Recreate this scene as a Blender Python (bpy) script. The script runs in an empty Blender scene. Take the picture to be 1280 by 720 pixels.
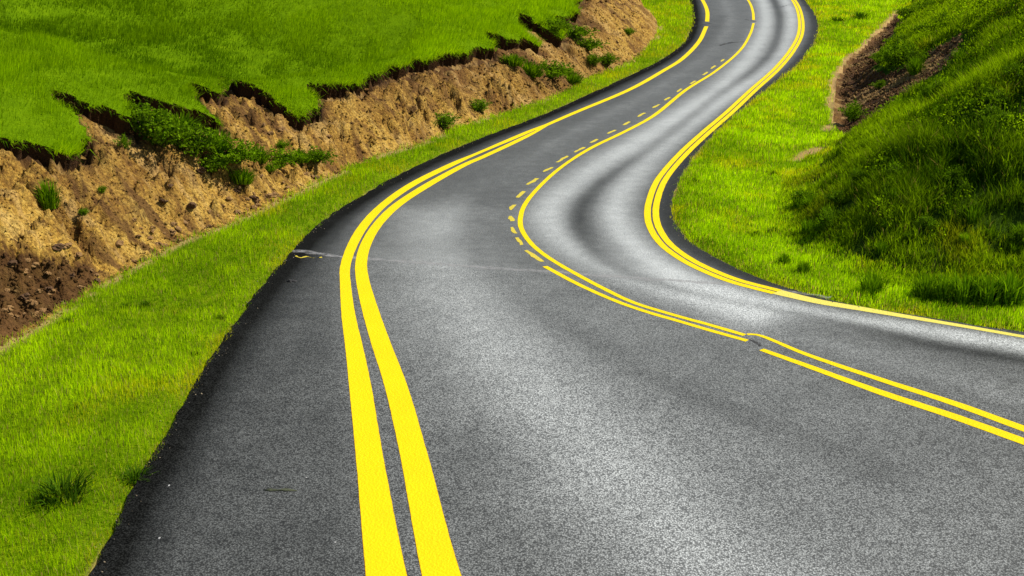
import bpy, math, random
import numpy as np
from mathutils import Vector

rng = np.random.default_rng(7)
random.seed(7)
R = math.radians
scene = bpy.context.scene
COL = scene.collection

# ------------------------------------------------------------------ camera
F = 1545.0            # focal length in photo pixels (1280 wide)
HC = 8.2              # camera height above the road
PITCH = math.atan((360 + 147) / F)
cp, sp = math.cos(PITCH), math.sin(PITCH)

def ray(px, py):
    a = (px - 640.0) / F
    b = (360.0 - py) / F
    return a, cp + b * sp, -sp + b * cp           # x, y, z

def gp(px, py, z=0.0):
    x, y, dz = ray(px, py)
    t = (z - HC) / dz
    return (x * t, y * t)

def gpl(pts):
    return np.array([gp(*p) for p in pts])

def catmull(P, step=0.3):
    P = np.asarray(P, float)
    out = []
    n = len(P)
    for i in range(n - 1):
        p0 = P[max(i - 1, 0)]; p1 = P[i]; p2 = P[i + 1]; p3 = P[min(i + 2, n - 1)]
        k = max(2, int(np.linalg.norm(p2 - p1) / step))
        a1 = max(np.linalg.norm(p1 - p0), 1e-3) ** .5
        a2 = max(np.linalg.norm(p2 - p1), 1e-3) ** .5
        a3 = max(np.linalg.norm(p3 - p2), 1e-3) ** .5
        m1 = (p2 - p1) if i == 0 else a2 * ((p1 - p0) / a1 - (p2 - p0) / (a1 + a2) + (p2 - p1) / a2)
        m2 = (p2 - p1) if i == n - 2 else a2 * ((p2 - p1) / a2 - (p3 - p1) / (a2 + a3) + (p3 - p2) / a3)
        t = np.linspace(0, 1, k, endpoint=False)[:, None]
        out.append((2*t**3-3*t**2+1)*p1 + (t**3-2*t**2+t)*m1 + (-2*t**3+3*t**2)*p2 + (t**3-t**2)*m2)
    out.append(P[-1:])
    return np.vstack(out)

def resample(P, n):
    s = np.r_[0, np.cumsum(np.linalg.norm(np.diff(P, axis=0), axis=1))]
    u = np.linspace(0, s[-1], n)
    return np.c_[np.interp(u, s, P[:, 0]), np.interp(u, s, P[:, 1])]

def smooth_poly(P, it):
    P = P.copy()
    for _ in range(it):
        P[1:-1] = .25*P[:-2] + .5*P[1:-1] + .25*P[2:]
    return P

def sdist(Q, P):
    """signed distance of points Q to polyline P (left of travel > 0), arc length, direction away"""
    A = P[:-1]; D = P[1:] - A
    L2 = (D**2).sum(1); L = np.sqrt(L2)
    S = np.r_[0, np.cumsum(L)][:-1]
    d = np.empty(len(Q)); s = np.empty(len(Q)); nv = np.empty((len(Q), 2))
    K = 6; n = len(A)
    Cn = P[::K] if len(P) > 40 else P
    K = K if len(P) > 40 else 1
    W = np.arange(-K-1, K+1) if n > 2*K+4 else np.arange(n)
    for i in range(0, len(Q), 40000):
        q = Q[i:i+40000]; r = np.arange(len(q))
        if len(W) < n:
            j0 = ((q[:, None, 0]-Cn[:, 0])**2+(q[:, None, 1]-Cn[:, 1])**2).argmin(1)*K
            J = np.clip(j0[:, None]+W, 0, n-1)
        else:
            J = np.broadcast_to(W, (len(q), n))
        Ax = A[J, 0]; Ay = A[J, 1]; Dx = D[J, 0]; Dy = D[J, 1]
        ex = q[:, None, 0]-Ax; ey = q[:, None, 1]-Ay
        tc = np.clip((ex*Dx+ey*Dy)/L2[J], 0, 1)
        vx = ex-tc*Dx; vy = ey-tc*Dy
        d2 = vx**2+vy**2
        k = d2.argmin(1); j = J[r, k]
        cr = D[j, 0]*vy[r, k] - D[j, 1]*vx[r, k]
        dd = np.sqrt(d2[r, k])
        d[i:i+40000] = np.where(cr >= 0, dd, -dd)
        s[i:i+40000] = S[j] + tc[r, k]*L[j]
        nv[i:i+40000] = np.c_[vx[r, k], vy[r, k]] / np.maximum(dd, 1e-6)[:, None]
    return d, s, nv

def inpoly(Q, P):
    x, y = Q[:, 0], Q[:, 1]
    c = np.zeros(len(Q), bool)
    j = len(P) - 1
    for i in range(len(P)):
        xi, yi = P[i]; xj, yj = P[j]
        if yi != yj:
            c ^= ((yi > y) != (yj > y)) & (x < (xj-xi)*(y-yi)/(yj-yi)+xi)
        j = i
    return c

def vnoise(x, y, seed=0):
    xi = np.floor(x).astype(np.int64); yi = np.floor(y).astype(np.int64)
    fx = x-xi; fy = y-yi
    fx = fx*fx*fx*(fx*(fx*6-15)+10); fy = fy*fy*fy*(fy*(fy*6-15)+10)
    def h(a, b):
        n = (a*374761393 + b*668265263 + seed*974634777) & 0xffffffff
        n = ((n ^ (n >> 13))*1274126177) & 0xffffffff
        return ((n ^ (n >> 16)) & 0xffff)/65535.0*2-1
    return (h(xi, yi)*(1-fx)+h(xi+1, yi)*fx)*(1-fy) + (h(xi, yi+1)*(1-fx)+h(xi+1, yi+1)*fx)*fy

def fbm(x, y, o=4, seed=0, g=.5):
    v = 0; a = 1; t = 0
    for k in range(o):
        v = v + a*vnoise(x*2**k+k*17.3, y*2**k-k*9.1, seed+k); t += a; a *= g
    return v/t

def sstep(a, b, x):
    t = np.clip((x-a)/(b-a), 0, 1)
    return t*t*(3-2*t)

def softmin(a, b, k):
    return .5*(a+b-np.sqrt((a-b)**2+k*k))

# ------------------------------------------------------------------ traced lines (photo pixels -> world ground)
road_left = gpl([(690,-104),(800,-72),(846,-36),(863,0),(867,20),(866,32),(855,53),(829,73),(790,93),(729,121),(667,148),(597,174),(532,202),(479,229),
   (442,250),(400,279),(372,305),(352,330),(331,352),(309,384),(288,412),(258,457),(230,504),(199,561),(164,607),(141,654),(115,720)])
road_left = np.vstack([road_left, [(-6.0, 9), (-6.8, 4), (-7.2, -4), (-7, -14)]])
road_right = gpl([(800,-112),(905,-80),(975,-40),(1006,0),(1020,21),(1022,39),(1013,60),(995,81),(960,109),(925,137),(897,162),(869,192),(851,221),
   (841,245),(839,260),(843,277),(857,296),(883,316),(925,337),(971,355),(1023,371),(1076,383),(1146,394),(1217,406),(1280,415),(1400,433)])
road_right = np.vstack([road_right, [(22, 18), (27, 12), (30, 4), (31, -6), (31, -14)]])
toe_left = gpl([(600,-100),(690,-72),(745,-40),(770,-15),(784,0),(803,10),(820,22),(823,44),(799,72),(780,83),(740,97),(720,109),(699,121),(660,134),(611,149),(558,169),
   (505,190),(449,207),(400,228),(347,257),(313,271),(260,290),(226,311),(184,327),(153,340),(115,370),(66,398),(35,424),(-40,462),(-160,530),(-330,640)])[::-1]
toe_right = gpl([(950,-104),(1050,-75),(1105,-35),(1124,-8),(1120,14),(1090,47),(1058,77),(1044,102),(1043,134),(1032,168),(998,205),(968,240),(962,281),
   (974,314),(1004,338),(1090,362),(1153,374),(1280,384),(1400,398),(1600,430)])
RL = smooth_poly(catmull(road_left, .25), 12); RR = catmull(road_right, .25)
TL = smooth_poly(resample(catmull(toe_left, .3), 330), 4)
TR = smooth_poly(resample(catmull(toe_right, .3), 260), 5)
ROADPOLY = np.vstack([RL[::4], RR[::-1][::4]])

# ------------------------------------------------------------------ polar terrain grid
NA, NR = 760, 900
az = np.linspace(R(-46), R(46), NA)
az = R(46)*np.sign(az)*(np.abs(az)/R(46))**1.15
rr = np.exp(np.linspace(math.log(6.0), math.log(190), NR))
AZ, RRg = np.meshgrid(az, rr, indexing='ij')
GX = RRg*np.sin(AZ); GY = RRg*np.cos(AZ)
Q = np.c_[GX.ravel(), GY.ravel()]

dl, sl, nl = sdist(Q, TL)            # toe_left runs near -> far : hill is on its left
dr, sr, nr = sdist(Q, TR)            # toe_right runs far -> near : hill is on its left too
dl[(GX.ravel() > 12) & (GY.ravel() < 60)] = -5
SLEN = np.linalg.norm(np.diff(TL, axis=0), axis=1).sum()

def base_left(d, x, y, s):
    crest = 2.75 + .35*vnoise(s*.13, s*0+3.3, 5)
    z1 = .84*d
    z2 = .84*crest + .40*(d-crest)
    z3 = .84*crest + .40*5.5 + .21*(d-crest-5.5)
    z = softmin(softmin(z1, z2, .35), z3, 1.0) + .09
    z = np.minimum(z, 15+.03*d)
    und = .55*vnoise(x*.085+4, y*.085, 11)*sstep(3, 9, d) + .16*vnoise(x*.3, y*.3, 12)*sstep(2.5, 5, d)
    return np.where(d > 0, np.maximum(z*sstep(-.05, .6, d), 0)+und, 0)

def base_right(d, x, y, s):
    z1 = .66*d - .25
    z2 = .66*9 + .34*(d-9)
    z = softmin(z1, z2, 1.2)
    z = .5*(z+np.sqrt(z*z+.25)) - .12
    z = z + .42*vnoise(x*.22, y*.22, 21)*sstep(1.5, 6, d) + .18*vnoise(x*.6, y*.6, 22)*sstep(.5, 2, d)
    return np.where(d > 0, np.maximum(z*sstep(-.2, 1.2, d), 0), 0)

gx, gy = Q[:, 0], Q[:, 1]
inroad = inpoly(Q, ROADPOLY)
dRL = np.abs(sdist(Q, RL[::2])[0]); dRR = np.abs(sdist(Q, RR[::2])[0])
dE = np.minimum(dRL, dRR)
SE = np.where(inroad, -dE, dE).reshape(NA, NR)
verge = np.where(inroad, -.06, -.05 + .10*sstep(0, .5, dE) + .05*vnoise(gx*.5, gy*.5, 31)*sstep(.3, 1.5, dE)
                 + .025*fbm(gx*2, gy*2, 3, 32)*sstep(.1, .6, dE))
zb = verge.copy()
Lm = dl > 0
Rm = (dr > 0) & ~Lm & ~inroad
zb[Lm] += base_left(dl[Lm], gx[Lm], gy[Lm], sl[Lm])
zb[Rm] += base_right(dr[Rm], gx[Rm], gy[Rm], sr[Rm])
ZB = zb.reshape(NA, NR)

def colat(Z, a):
    i = np.interp(a, az, np.arange(NA)); i0 = int(min(i, NA-2)); f = i-i0
    return Z[i0]*(1-f)+Z[i0+1]*f

def hit(px, py, Z=None):
    Z = ZB if Z is None else Z
    x, y, dz = ray(px, py)
    a = math.atan2(x, y); h = math.hypot(x, y)
    col = colat(Z, a)
    rz = HC + rr/h*dz
    below = np.nonzero(rz <= col)[0]
    if len(below) == 0:
        return np.array([x*150/h, y*150/h, 0.0])
    k = max(below[0], 1)
    e0 = rz[k-1]-col[k-1]; e1 = rz[k]-col[k]
    t = e0/(e0-e1) if e0 != e1 else 0
    r = rr[k-1]+t*(rr[k]-rr[k-1])
    return np.array([math.sin(a)*r, math.cos(a)*r, HC+r/h*dz])

fold = catmull(np.array([hit(*p)[:2] for p in [(-300,10),(-120,22),(0,42),(60,56),(110,70),(200,92),(330,108),(430,112)]]), .5)
fd = np.full(len(Q), -9.0)
fi_ = np.nonzero(Lm & (dl > 2))[0]
fd[fi_] = sdist(Q[fi_], fold)[0]
hollow = sstep(-.4, 2.2, fd)*(1-sstep(3, 12, fd))*sstep(2.5, 4.5, dl)*(1-sstep(30, 38, sl))
zb -= 1.5*hollow
ZB = zb.reshape(NA, NR)

def sampleZ(Z, a, r):
    i = np.clip(np.interp(a, az, np.arange(NA)), 0, NA-1.001); j = np.clip(np.interp(np.log(r), np.log(rr), np.arange(NR)), 0, NR-1.001)
    i0 = i.astype(int); j0 = j.astype(int); fi = i-i0; fj = j-j0
    return (Z[i0, j0]*(1-fi)+Z[i0+1, j0]*fi)*(1-fj)+(Z[i0, j0+1]*(1-fi)+Z[i0+1, j0+1]*fi)*fj

def zat(x, y, Z=None):
    return float(sampleZ(ZB if Z is None else Z, np.array([math.atan2(x, y)]), np.array([math.hypot(x, y)]))[0])

# ------------------------------------------------------------------ turf lip (traced on the bank surface)
lip_px = [(-260,196),(-170,180),(-80,178),(-30,182),(0,184),(37,190),(72,202),(101,197),(115,184),(108,168),(98,150),(84,139),(70,132),(67,124),(84,128),(101,136),(141,147),
   (160,158),(170,166),(166,150),(157,132),(166,124),(195,133),(228,143),(262,154),(279,166),(262,148),(247,132),(242,114),(262,122),(281,133),(276,114),(278,103),(302,113),
   (336,127),(356,143),(370,156),(388,151),(403,147),(398,130),(386,115),(408,115),(432,115),(463,102),(502,92),(541,83),(590,73),(622,69),(617,58),(607,46),(620,50),(643,57),
   (678,66),(672,56),(655,44),(643,20),(667,33),(697,53),(706,48),(700,34),(694,25),(716,25),(719,13),(727,0),(733,-14),(720,-34)]
lipw = np.array([hit(*p)[:2] for p in lip_px])
ld, ls, _ = sdist(lipw, TL)
lipsd = np.c_[ls, ld]
def jitter(P, amp, it=3):
    for _ in range(it):
        mid = .5*(P[1:]+P[:-1]) + rng.normal(0, amp, (len(P)-1, 2))*np.minimum(1, np.linalg.norm(P[1:]-P[:-1], axis=1))[:, None]
        out = np.empty((len(P)*2-1, 2)); out[0::2] = P; out[1::2] = mid; P = out; amp *= .7
    return P
lipsd = jitter(lipsd, .15, 4)
polysd = np.vstack([[(-60, 300), (-60, lipsd[0, 1]), (lipsd[0, 0]-.1, lipsd[0, 1])], lipsd, [(lipsd[-1, 0]+.5, 300)]])
polysd = np.vstack([polysd[:-1], [(SLEN+90, lipsd[-1, 1]), (SLEN+90, 300)]])
sd = np.c_[sl, dl]
turf = Lm & inpoly(sd, polysd)
# distance to the lip in (s, d) space for bare-soil points
lipdist = np.full(len(Q), 9.0)
idx = np.nonzero(Lm & (dl < 9))[0]
lipdist[idx] = np.abs(sdist(sd[idx], lipsd)[0])

# zones of darker earth, the shade of their hollows painted in with it
def pxpoly(pts):
    return np.array([hit(*p)[:2] for p in pts])
slump = pxpoly([(-60,318),(0,312),(35,322),(60,330),(100,328),(125,338),(118,356),(100,372),(60,393),(30,414),(-60,455)])
scarA = pxpoly([(1120,16),(1128,30),(1112,50),(1096,72),(1092,88),(1110,92),(1140,80),(1204,40),(1194,74),(1160,108),(1124,124),(1094,144),(1070,160),(1054,170),
                (1042,158),(1040,128),(1042,100),(1058,74),(1090,46)])
inslump = inpoly(Q, slump)
inscar = inpoly(Q, scarA)
scard = np.full(len(Q), 9.0)
ii = np.nonzero(Rm & (gy > 30))[0]
scard[ii] = np.abs(sdist(Q[ii], np.vstack([scarA, scarA[:1]]))[0])
pathpts = catmull(pxpoly([(1122,13),(1090,47),(1058,76),(1044,101),(1042,134),(1046,152),(1030,163)]), .3)
pathd = np.full(len(Q), 9.0)
jj = np.nonzero(~inroad & (gy > 30) & (gx > 5))[0]
pathd[jj] = np.abs(sdist(Q[jj], pathpts)[0])
dirtpts = catmull(pxpoly([(994,199),(1008,193),(1024,186)]), .3)
dirtd = np.full(len(Q), 9.0); dirtd[jj] = np.abs(sdist(Q[jj], dirtpts)[0])

# ------------------------------------------------------------------ final surfaces
soil = Lm & ~turf
rill = fbm(sl*2.1+.8*vnoise(dl*.8, sl*.3, 40), dl*.22, 4, 41)
clod = fbm(gx*3.2, gy*3.2, 4, 43, .62)
big = fbm(gx*.7, gy*.7, 3, 44)
fade = sstep(0, .6, dl)
ledge = fbm(sl*1.3-dl*.9, dl*2.6+sl*.25, 4, 47, .6)
zs = zb + fade*(.36*rill + .11*clod + .24*sstep(.02, .22, ledge)*(sl < 34) + .22*big) - .30*np.exp(-(lipdist/.38)**2)*fade - .05
ridge = np.abs(vnoise(sl*.8, dl*1.6, 46))
zs += fade*.12*(ridge-.3)
zs -= np.where(inslump, .12, 0)*fade
zs += np.exp(-(lipdist/.5)**2)*fade*.10*fbm(gx*4.5, gy*4.5, 3, 58, .7)
zs += np.where(Lm, .12*np.exp(-((dl-.15)/.25)**2), 0)*.5
zturf = zb + .20 + .05*fbm(gx*1.2, gy*1.2, 3, 48)
zright = zb + np.where(inscar, -.10*sstep(0, .5, scard) + .12*clod + .1*rill, 0)
zfinal = np.where(turf, zturf, np.where(soil, zs, zright))
ZT = zturf.reshape(NA, NR); ZF = zfinal.reshape(NA, NR)

# ------------------------------------------------------------------ mesh helpers
def mesh_from(name, V, faces_flat, sizes, mat, parent=None, attrs=None, smooth=False):
    me = bpy.data.meshes.new(name)
    V = np.ascontiguousarray(V, np.float32)
    me.vertices.add(len(V)); me.vertices.foreach_set('co', V.ravel())
    faces_flat = np.ascontiguousarray(faces_flat, np.int32); sizes = np.ascontiguousarray(sizes, np.int32)
    me.loops.add(len(faces_flat)); me.loops.foreach_set('vertex_index', faces_flat)
    me.polygons.add(len(sizes))
    st = np.r_[0, np.cumsum(sizes)[:-1]].astype(np.int32)
    me.polygons.foreach_set('loop_start', st); me.polygons.foreach_set('loop_total', sizes)
    if smooth:
        me.polygons.foreach_set('use_smooth', np.ones(len(sizes), bool))
    for k, v in (attrs or {}).items():
        v = np.asarray(v, np.float32)
        if v.ndim == 1:
            at = me.attributes.new(k, 'FLOAT', 'POINT'); at.data.foreach_set('value', v)
        else:
            at = me.attributes.new(k, 'FLOAT_COLOR', 'POINT')
            at.data.foreach_set('color', np.c_[v, np.ones(len(v))].astype(np.float32).ravel())
    me.update(); me.validate()
    if mat: me.materials.append(mat)
    o = bpy.data.objects.new(name, me); COL.objects.link(o)
    if parent: o.parent = parent
    return o

vid = np.arange(NA*NR).reshape(NA, NR)
quads = np.stack([vid[:-1, :-1], vid[:-1, 1:], vid[1:, 1:], vid[1:, :-1]], -1).reshape(-1, 4)
# winding: make normals point up
quads = quads[:, ::-1]

def gridmesh(name, fmask, Zv, mat, attrs=None, parent=None):
    q = quads[fmask]
    u, inv = np.unique(q, return_inverse=True)
    V = np.c_[gx[u], gy[u], Zv[u]]
    return mesh_from(name, V, inv.ravel(), np.full(len(q), 4), mat, parent,
                     {k: v[u] for k, v in (attrs or {}).items()}, True)

# ------------------------------------------------------------------ materials
def mat_new(name):
    m = bpy.data.materials.new(name); m.use_nodes = True
    nt = m.node_tree; nt.nodes.clear()
    out = nt.nodes.new('ShaderNodeOutputMaterial')
    b = nt.nodes.new('ShaderNodeBsdfPrincipled')
    nt.links.new(b.outputs[0], out.inputs[0])
    return m, nt, b, out

class N:
    def __init__(s, nt): s.nt = nt
    def new(s, t, **k):
        n = s.nt.nodes.new(t)
        for a, v in k.items(): setattr(n, a, v)
        return n
    def link(s, a, b): s.nt.links.new(a, b)
    def coord(s): return s.new('ShaderNodeTexCoord').outputs['Object']
    def attr(s, name, out='Fac'): return s.new('ShaderNodeAttribute', attribute_name=name).outputs[out]
    def noise(s, scale, detail=4, rough=.6, vec=None):
        n = s.new('ShaderNodeTexNoise'); n.inputs['Scale'].default_value = scale
        n.inputs['Detail'].default_value = detail; n.inputs['Roughness'].default_value = rough
        s.link(vec if vec is not None else s.coord(), n.inputs['Vector']); return n.outputs['Fac']
    def voro(s, scale, feat='F1', out='Distance'):
        n = s.new('ShaderNodeTexVoronoi', feature=feat); n.inputs['Scale'].default_value = scale
        s.link(s.coord(), n.inputs['Vector']); return n.outputs[out]
    def ramp(s, f, stops):
        n = s.new('ShaderNodeValToRGB'); e = n.color_ramp.elements
        while len(e) < len(stops): e.new(.5)
        for k, (p, c) in enumerate(stops):
            e[k].position = p; e[k].color = (*c, 1) if len(c) == 3 else c
        s.link(f, n.inputs[0]); return n.outputs[0]
    def mix(s, f, a, b, mode='MIX'):
        n = s.new('ShaderNodeMix', data_type='RGBA', blend_type=mode)
        for v, i in ((f, 0), (a, 6), (b, 7)):
            if isinstance(v, (int, float)): n.inputs[i].default_value = v
            elif isinstance(v, tuple): n.inputs[i].default_value = (*v, 1)
            else: s.link(v, n.inputs[i])
        return n.outputs[2]
    def math(s, op, a, b=0.0, clamp=False):
        n = s.new('ShaderNodeMath', operation=op, use_clamp=clamp)
        for i, v in enumerate((a, b)):
            if isinstance(v, (int, float)): n.inputs[i].default_value = v
            else: s.link(v, n.inputs[i])
        return n.outputs[0]
    def bump(s, h, dist, strength, b):
        n = s.new('ShaderNodeBump'); n.inputs['Distance'].default_value = dist; n.inputs['Strength'].default_value = strength
        s.link(h, n.inputs['Height']); s.link(n.outputs[0], b.inputs['Normal'])

def g(v): return (v, v, v)

def asphalt_mat():
    m, nt, b, _ = mat_new('asphalt'); n = N(nt)
    wear_sheen = n.attr('wear_sheen'); near = n.attr('coarse')
    patch = n.noise(.5, 5, .6)
    w = n.math('ADD', wear_sheen, n.math('MULTIPLY', n.math('SUBTRACT', patch, .5), .20))
    streak_noise = n.noise(3.0, 4, .65)
    w = n.math('ADD', w, n.math('MULTIPLY', n.math('SUBTRACT', streak_noise, .5), .22), True)
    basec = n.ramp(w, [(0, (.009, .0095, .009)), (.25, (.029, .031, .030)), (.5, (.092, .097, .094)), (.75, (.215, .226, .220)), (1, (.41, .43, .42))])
    stone = n.voro(40, 'F1', 'Color')
    sep = n.new('ShaderNodeSeparateColor'); n.link(stone, sep.inputs[0])
    edge = n.voro(40, 'F1', 'Distance')
    spk = n.math('ADD', n.math('MULTIPLY', sep.outputs[0], .75), .64)
    pits = n.ramp(edge, [(.22, g(1.2)), (.70, g(.25))])
    fine = n.ramp(n.noise(110, 2, .7), [(.3, g(.6)), (.7, g(1.4))])
    spc = n.mix(1.0, n.mix(1.0, pits, fine, 'MULTIPLY'), spk, 'MULTIPLY')
    spc = n.mix(1.0, spc, g(1.45), 'MULTIPLY')
    amt = n.math('ADD', n.math('MULTIPLY', near, .64), .28, True)
    speck = n.mix(amt, g(1.0), spc)
    c = n.mix(1.0, basec, speck, 'MULTIPLY')
    n.link(c, b.inputs['Base Color'])
    rg = n.math('SUBTRACT', .78, n.math('MULTIPLY', wear_sheen, .22))
    n.link(rg, b.inputs['Roughness'])
    n.link(n.math('MULTIPLY', wear_sheen, .5), b.inputs['Specular IOR Level'])
    hgt = n.math('ADD', n.math('MULTIPLY', edge, -1.0), n.math('MULTIPLY', n.noise(60, 3), .6))
    n.bump(hgt, .012, .55, b)
    return m

def paint_mat(name, col, orange, old=False):
    m, nt, b, out = mat_new(name); n = N(nt)
    e = n.attr('edge')
    big = n.noise(1.3, 4, .6)
    c = n.mix(n.math('MULTIPLY', n.math('SUBTRACT', big, .35), .8, True), col, tuple(x*.78 for x in col))
    grit = n.noise(55, 3, .7)
    c = n.mix(n.ramp(grit, [(.56, g(0)), (.76, g(.6 if old else .4))]), c, (.30, .22, .02))
    ef = n.math('ADD', e, n.math('MULTIPLY', n.math('SUBTRACT', n.noise(24, 3), .5), .5))
    c = n.mix(n.ramp(ef, [(.78, g(0)), (.95, g(.9))]), c, orange)
    n.link(c, b.inputs['Base Color'])
    b.inputs['Roughness'].default_value = .75; b.inputs['Specular IOR Level'].default_value = .12
    n.bump(n.math('ADD', n.voro(27), n.noise(70, 3)), .010, .6, b)
    return m

def soil_mat():
    m, nt, b, _ = mat_new('earth'); n = N(nt)
    top = n.attr('lip_shade'); dark = n.attr('dark'); up = n.attr('brown')
    f1 = n.noise(1.1, 6, .62); f2 = n.noise(9, 5, .7)
    mixf = n.math('ADD', n.math('MULTIPLY', f1, .55), n.math('MULTIPLY', f2, .45))
    c = n.ramp(mixf, [(.30, (.075, .034, .007)), (.42, (.27, .138, .022)), (.53, (.54, .33, .058)), (.68, (.70, .50, .13))])
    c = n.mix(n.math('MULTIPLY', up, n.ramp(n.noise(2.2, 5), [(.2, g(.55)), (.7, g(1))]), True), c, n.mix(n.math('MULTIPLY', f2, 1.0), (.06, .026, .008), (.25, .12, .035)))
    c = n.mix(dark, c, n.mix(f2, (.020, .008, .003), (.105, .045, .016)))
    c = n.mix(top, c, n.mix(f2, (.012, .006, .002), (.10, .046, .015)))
    # clumped loose grains
    st = n.attr('streak')
    c = n.mix(n.ramp(st, [(.30, g(.9)), (.48, g(0))]), c, n.mix(f2, (.05, .022, .007), (.22, .11, .034)))
    c = n.mix(n.ramp(st, [(.56, g(0)), (.72, g(.5))]), c, (.52, .34, .12))
    hol = n.noise(5.5, 7, .72)
    c = n.mix(n.ramp(hol, [(.56, g(0)), (.66, g(.8))]), c, n.mix(f2, (.03, .013, .004), (.16, .075, .02)))
    vd = n.voro(13, 'F1', 'Distance')
    c = n.mix(n.ramp(vd, [(.45, g(0)), (.8, g(.5))]), c, (.07, .033, .010))
    n.link(c, b.inputs['Base Color'])
    b.inputs['Roughness'].default_value = .95; b.inputs['Specular IOR Level'].default_value = .15
    h = n.math('ADD', n.math('MULTIPLY', n.voro(13), -.35), n.math('ADD', n.noise(14, 6, .7), n.math('MULTIPLY', n.noise(45, 3), .35)))
    n.bump(h, .11, .95, b)
    return m

def ground_mat(name, c0, c1, c2, sc=2.0):
    m, nt, b, _ = mat_new(name); n = N(nt)
    bare = n.attr('bare')
    f = n.math('ADD', n.math('MULTIPLY', n.noise(sc, 5), .5), n.math('MULTIPLY', n.noise(sc*12, 4, .7), .5))
    c = n.ramp(f, [(.3, c0), (.5, c1), (.68, c2)])
    c = n.mix(bare, c, n.mix(n.noise(14, 5, .7), (.16, .085, .03), (.58, .40, .17)))
    n.link(c, b.inputs['Base Color'])
    b.inputs['Roughness'].default_value = .95; b.inputs['Specular IOR Level'].default_value = 0
    n.bump(n.noise(sc*14, 4, .7), .08, .7, b)
    return m

def leaf_mat(name, trans=.3, rough=.55, spec=.25):
    m, nt, b, out = mat_new(name); n = N(nt); spec = .0; rough = .85
    col = n.attr('col', 'Color')
    oi = n.new('ShaderNodeObjectInfo')
    v = n.math('ADD', n.math('MULTIPLY', oi.outputs['Random'], .3), .85)
    col = n.mix(1.0, col, v, 'MULTIPLY')
    n.link(col, b.inputs['Base Color'])
    b.inputs['Roughness'].default_value = rough; b.inputs['Specular IOR Level'].default_value = spec
    t = n.new('ShaderNodeBsdfTranslucent'); n.link(n.mix(1.0, col, (1.0, 1.0, .5), 'MULTIPLY'), t.inputs[0])
    mx = n.new('ShaderNodeMixShader'); mx.inputs[0].default_value = trans
    n.link(b.outputs[0], mx.inputs[1]); n.link(t.outputs[0], mx.inputs[2]); n.link(mx.outputs[0], out.inputs[0])
    return m

def plain_mat(name, c0, c1, sc=20, rough=.85, d=.02):
    m, nt, b, _ = mat_new(name); n = N(nt)
    f = n.noise(sc, 5, .65)
    n.link(n.ramp(f, [(.3, c0), (.7, c1)]), b.inputs['Base Color'])
    b.inputs['Roughness'].default_value = rough
    n.bump(f, d, .6, b)
    return m

M_ASPH = asphalt_mat()
M_YEL = paint_mat('yellow_paint', (.70, .54, .0), (.36, .13, .004))
M_OLD = paint_mat('worn_yellow_paint', (.52, .43, .045), (.30, .2, .04), True)
M_PALE = paint_mat('faded_yellow_paint', (.62, .55, .10), (.6, .5, .14), True)
M_SOIL = soil_mat()
M_VERGE = ground_mat('verge_soil', (.05, .09, .003), (.11, .18, .004), (.22, .28, .006))
M_TURF = ground_mat('turf_soil', (.045, .09, .002), (.09, .17, .002), (.14, .23, .003))
M_HILL = ground_mat('hillside_soil', (.014, .028, .004), (.035, .07, .006), (.07, .12, .012))
M_GRASS = leaf_mat('grass_blades', .5)
M_WEED = leaf_mat('weed_leaves', .35)
M_TWIG = plain_mat('twig', (.05, .045, .015), (.11, .10, .03))
M_CLOD = plain_mat('earth_clod', (.10, .048, .015), (.34, .19, .06), 16, .95, .03)
M_DCLOD = plain_mat('dark_clod', (.035, .016, .006), (.14, .068, .022), 16, .95, .03)
M_PEB = plain_mat('pale_stone', (.35, .35, .34), (.6, .6, .58), 40)
M_DSTONE = plain_mat('dark_stone', (.010, .010, .010), (.03, .03, .03), 40)
M_SEAM = plain_mat('pale_joint', (.20, .20, .20), (.40, .40, .39), 9)
def fade_mat(name, c, soft, cov):
    m, nt, b, out = mat_new(name); n = N(nt)
    e = n.attr('edge')
    n.link(n.mix(n.noise(12, 4), c, tuple(x*1.5 for x in c)), b.inputs['Base Color']); b.inputs['Roughness'].default_value = .85
    f = n.math('MULTIPLY', n.math('SUBTRACT', 1.0, e, True), n.ramp(n.noise(7, 5, .7), [(cov, g(0)), (cov+.25, g(soft))]))
    n.link(f, b.inputs['Alpha'])
    return m
M_JOINT = fade_mat('pale_joint_dust', (.25, .25, .25), .62, .32)
M_TAR = fade_mat('tar_smear', (.012, .012, .013), .9, .30)
M_CRACK = plain_mat('tar_crack', (.008, .008, .009), (.025, .025, .027), 9)
M_GRIT = plain_mat('grit', (.05, .04, .03), (.30, .24, .15), 6)
M_DEAD = plain_mat('dead_leaf', (.02, .024, .010), (.06, .07, .03), 40)

def structure(o): o['kind'] = 'structure'; return o
def tag(o, label, cat, group=None):
    o['label'] = label; o['category'] = cat
    if group: o['group'] = group
    return o

# ------------------------------------------------------------------ ground, banks and hills
fv = lambda m: m[quads]                    # per-face corner values
turf_f = fv(turf).all(1)
near_lip = lipdist < .9
soil_f = fv(Lm).all(1) & ~fv(turf & ~near_lip).any(1)
scar_f = fv(inscar & Rm).all(1)
hill_f = fv(Rm).all(1) & ~scar_f
verge_f = ~fv(Lm).all(1) & ~fv(Rm).all(1)

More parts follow.
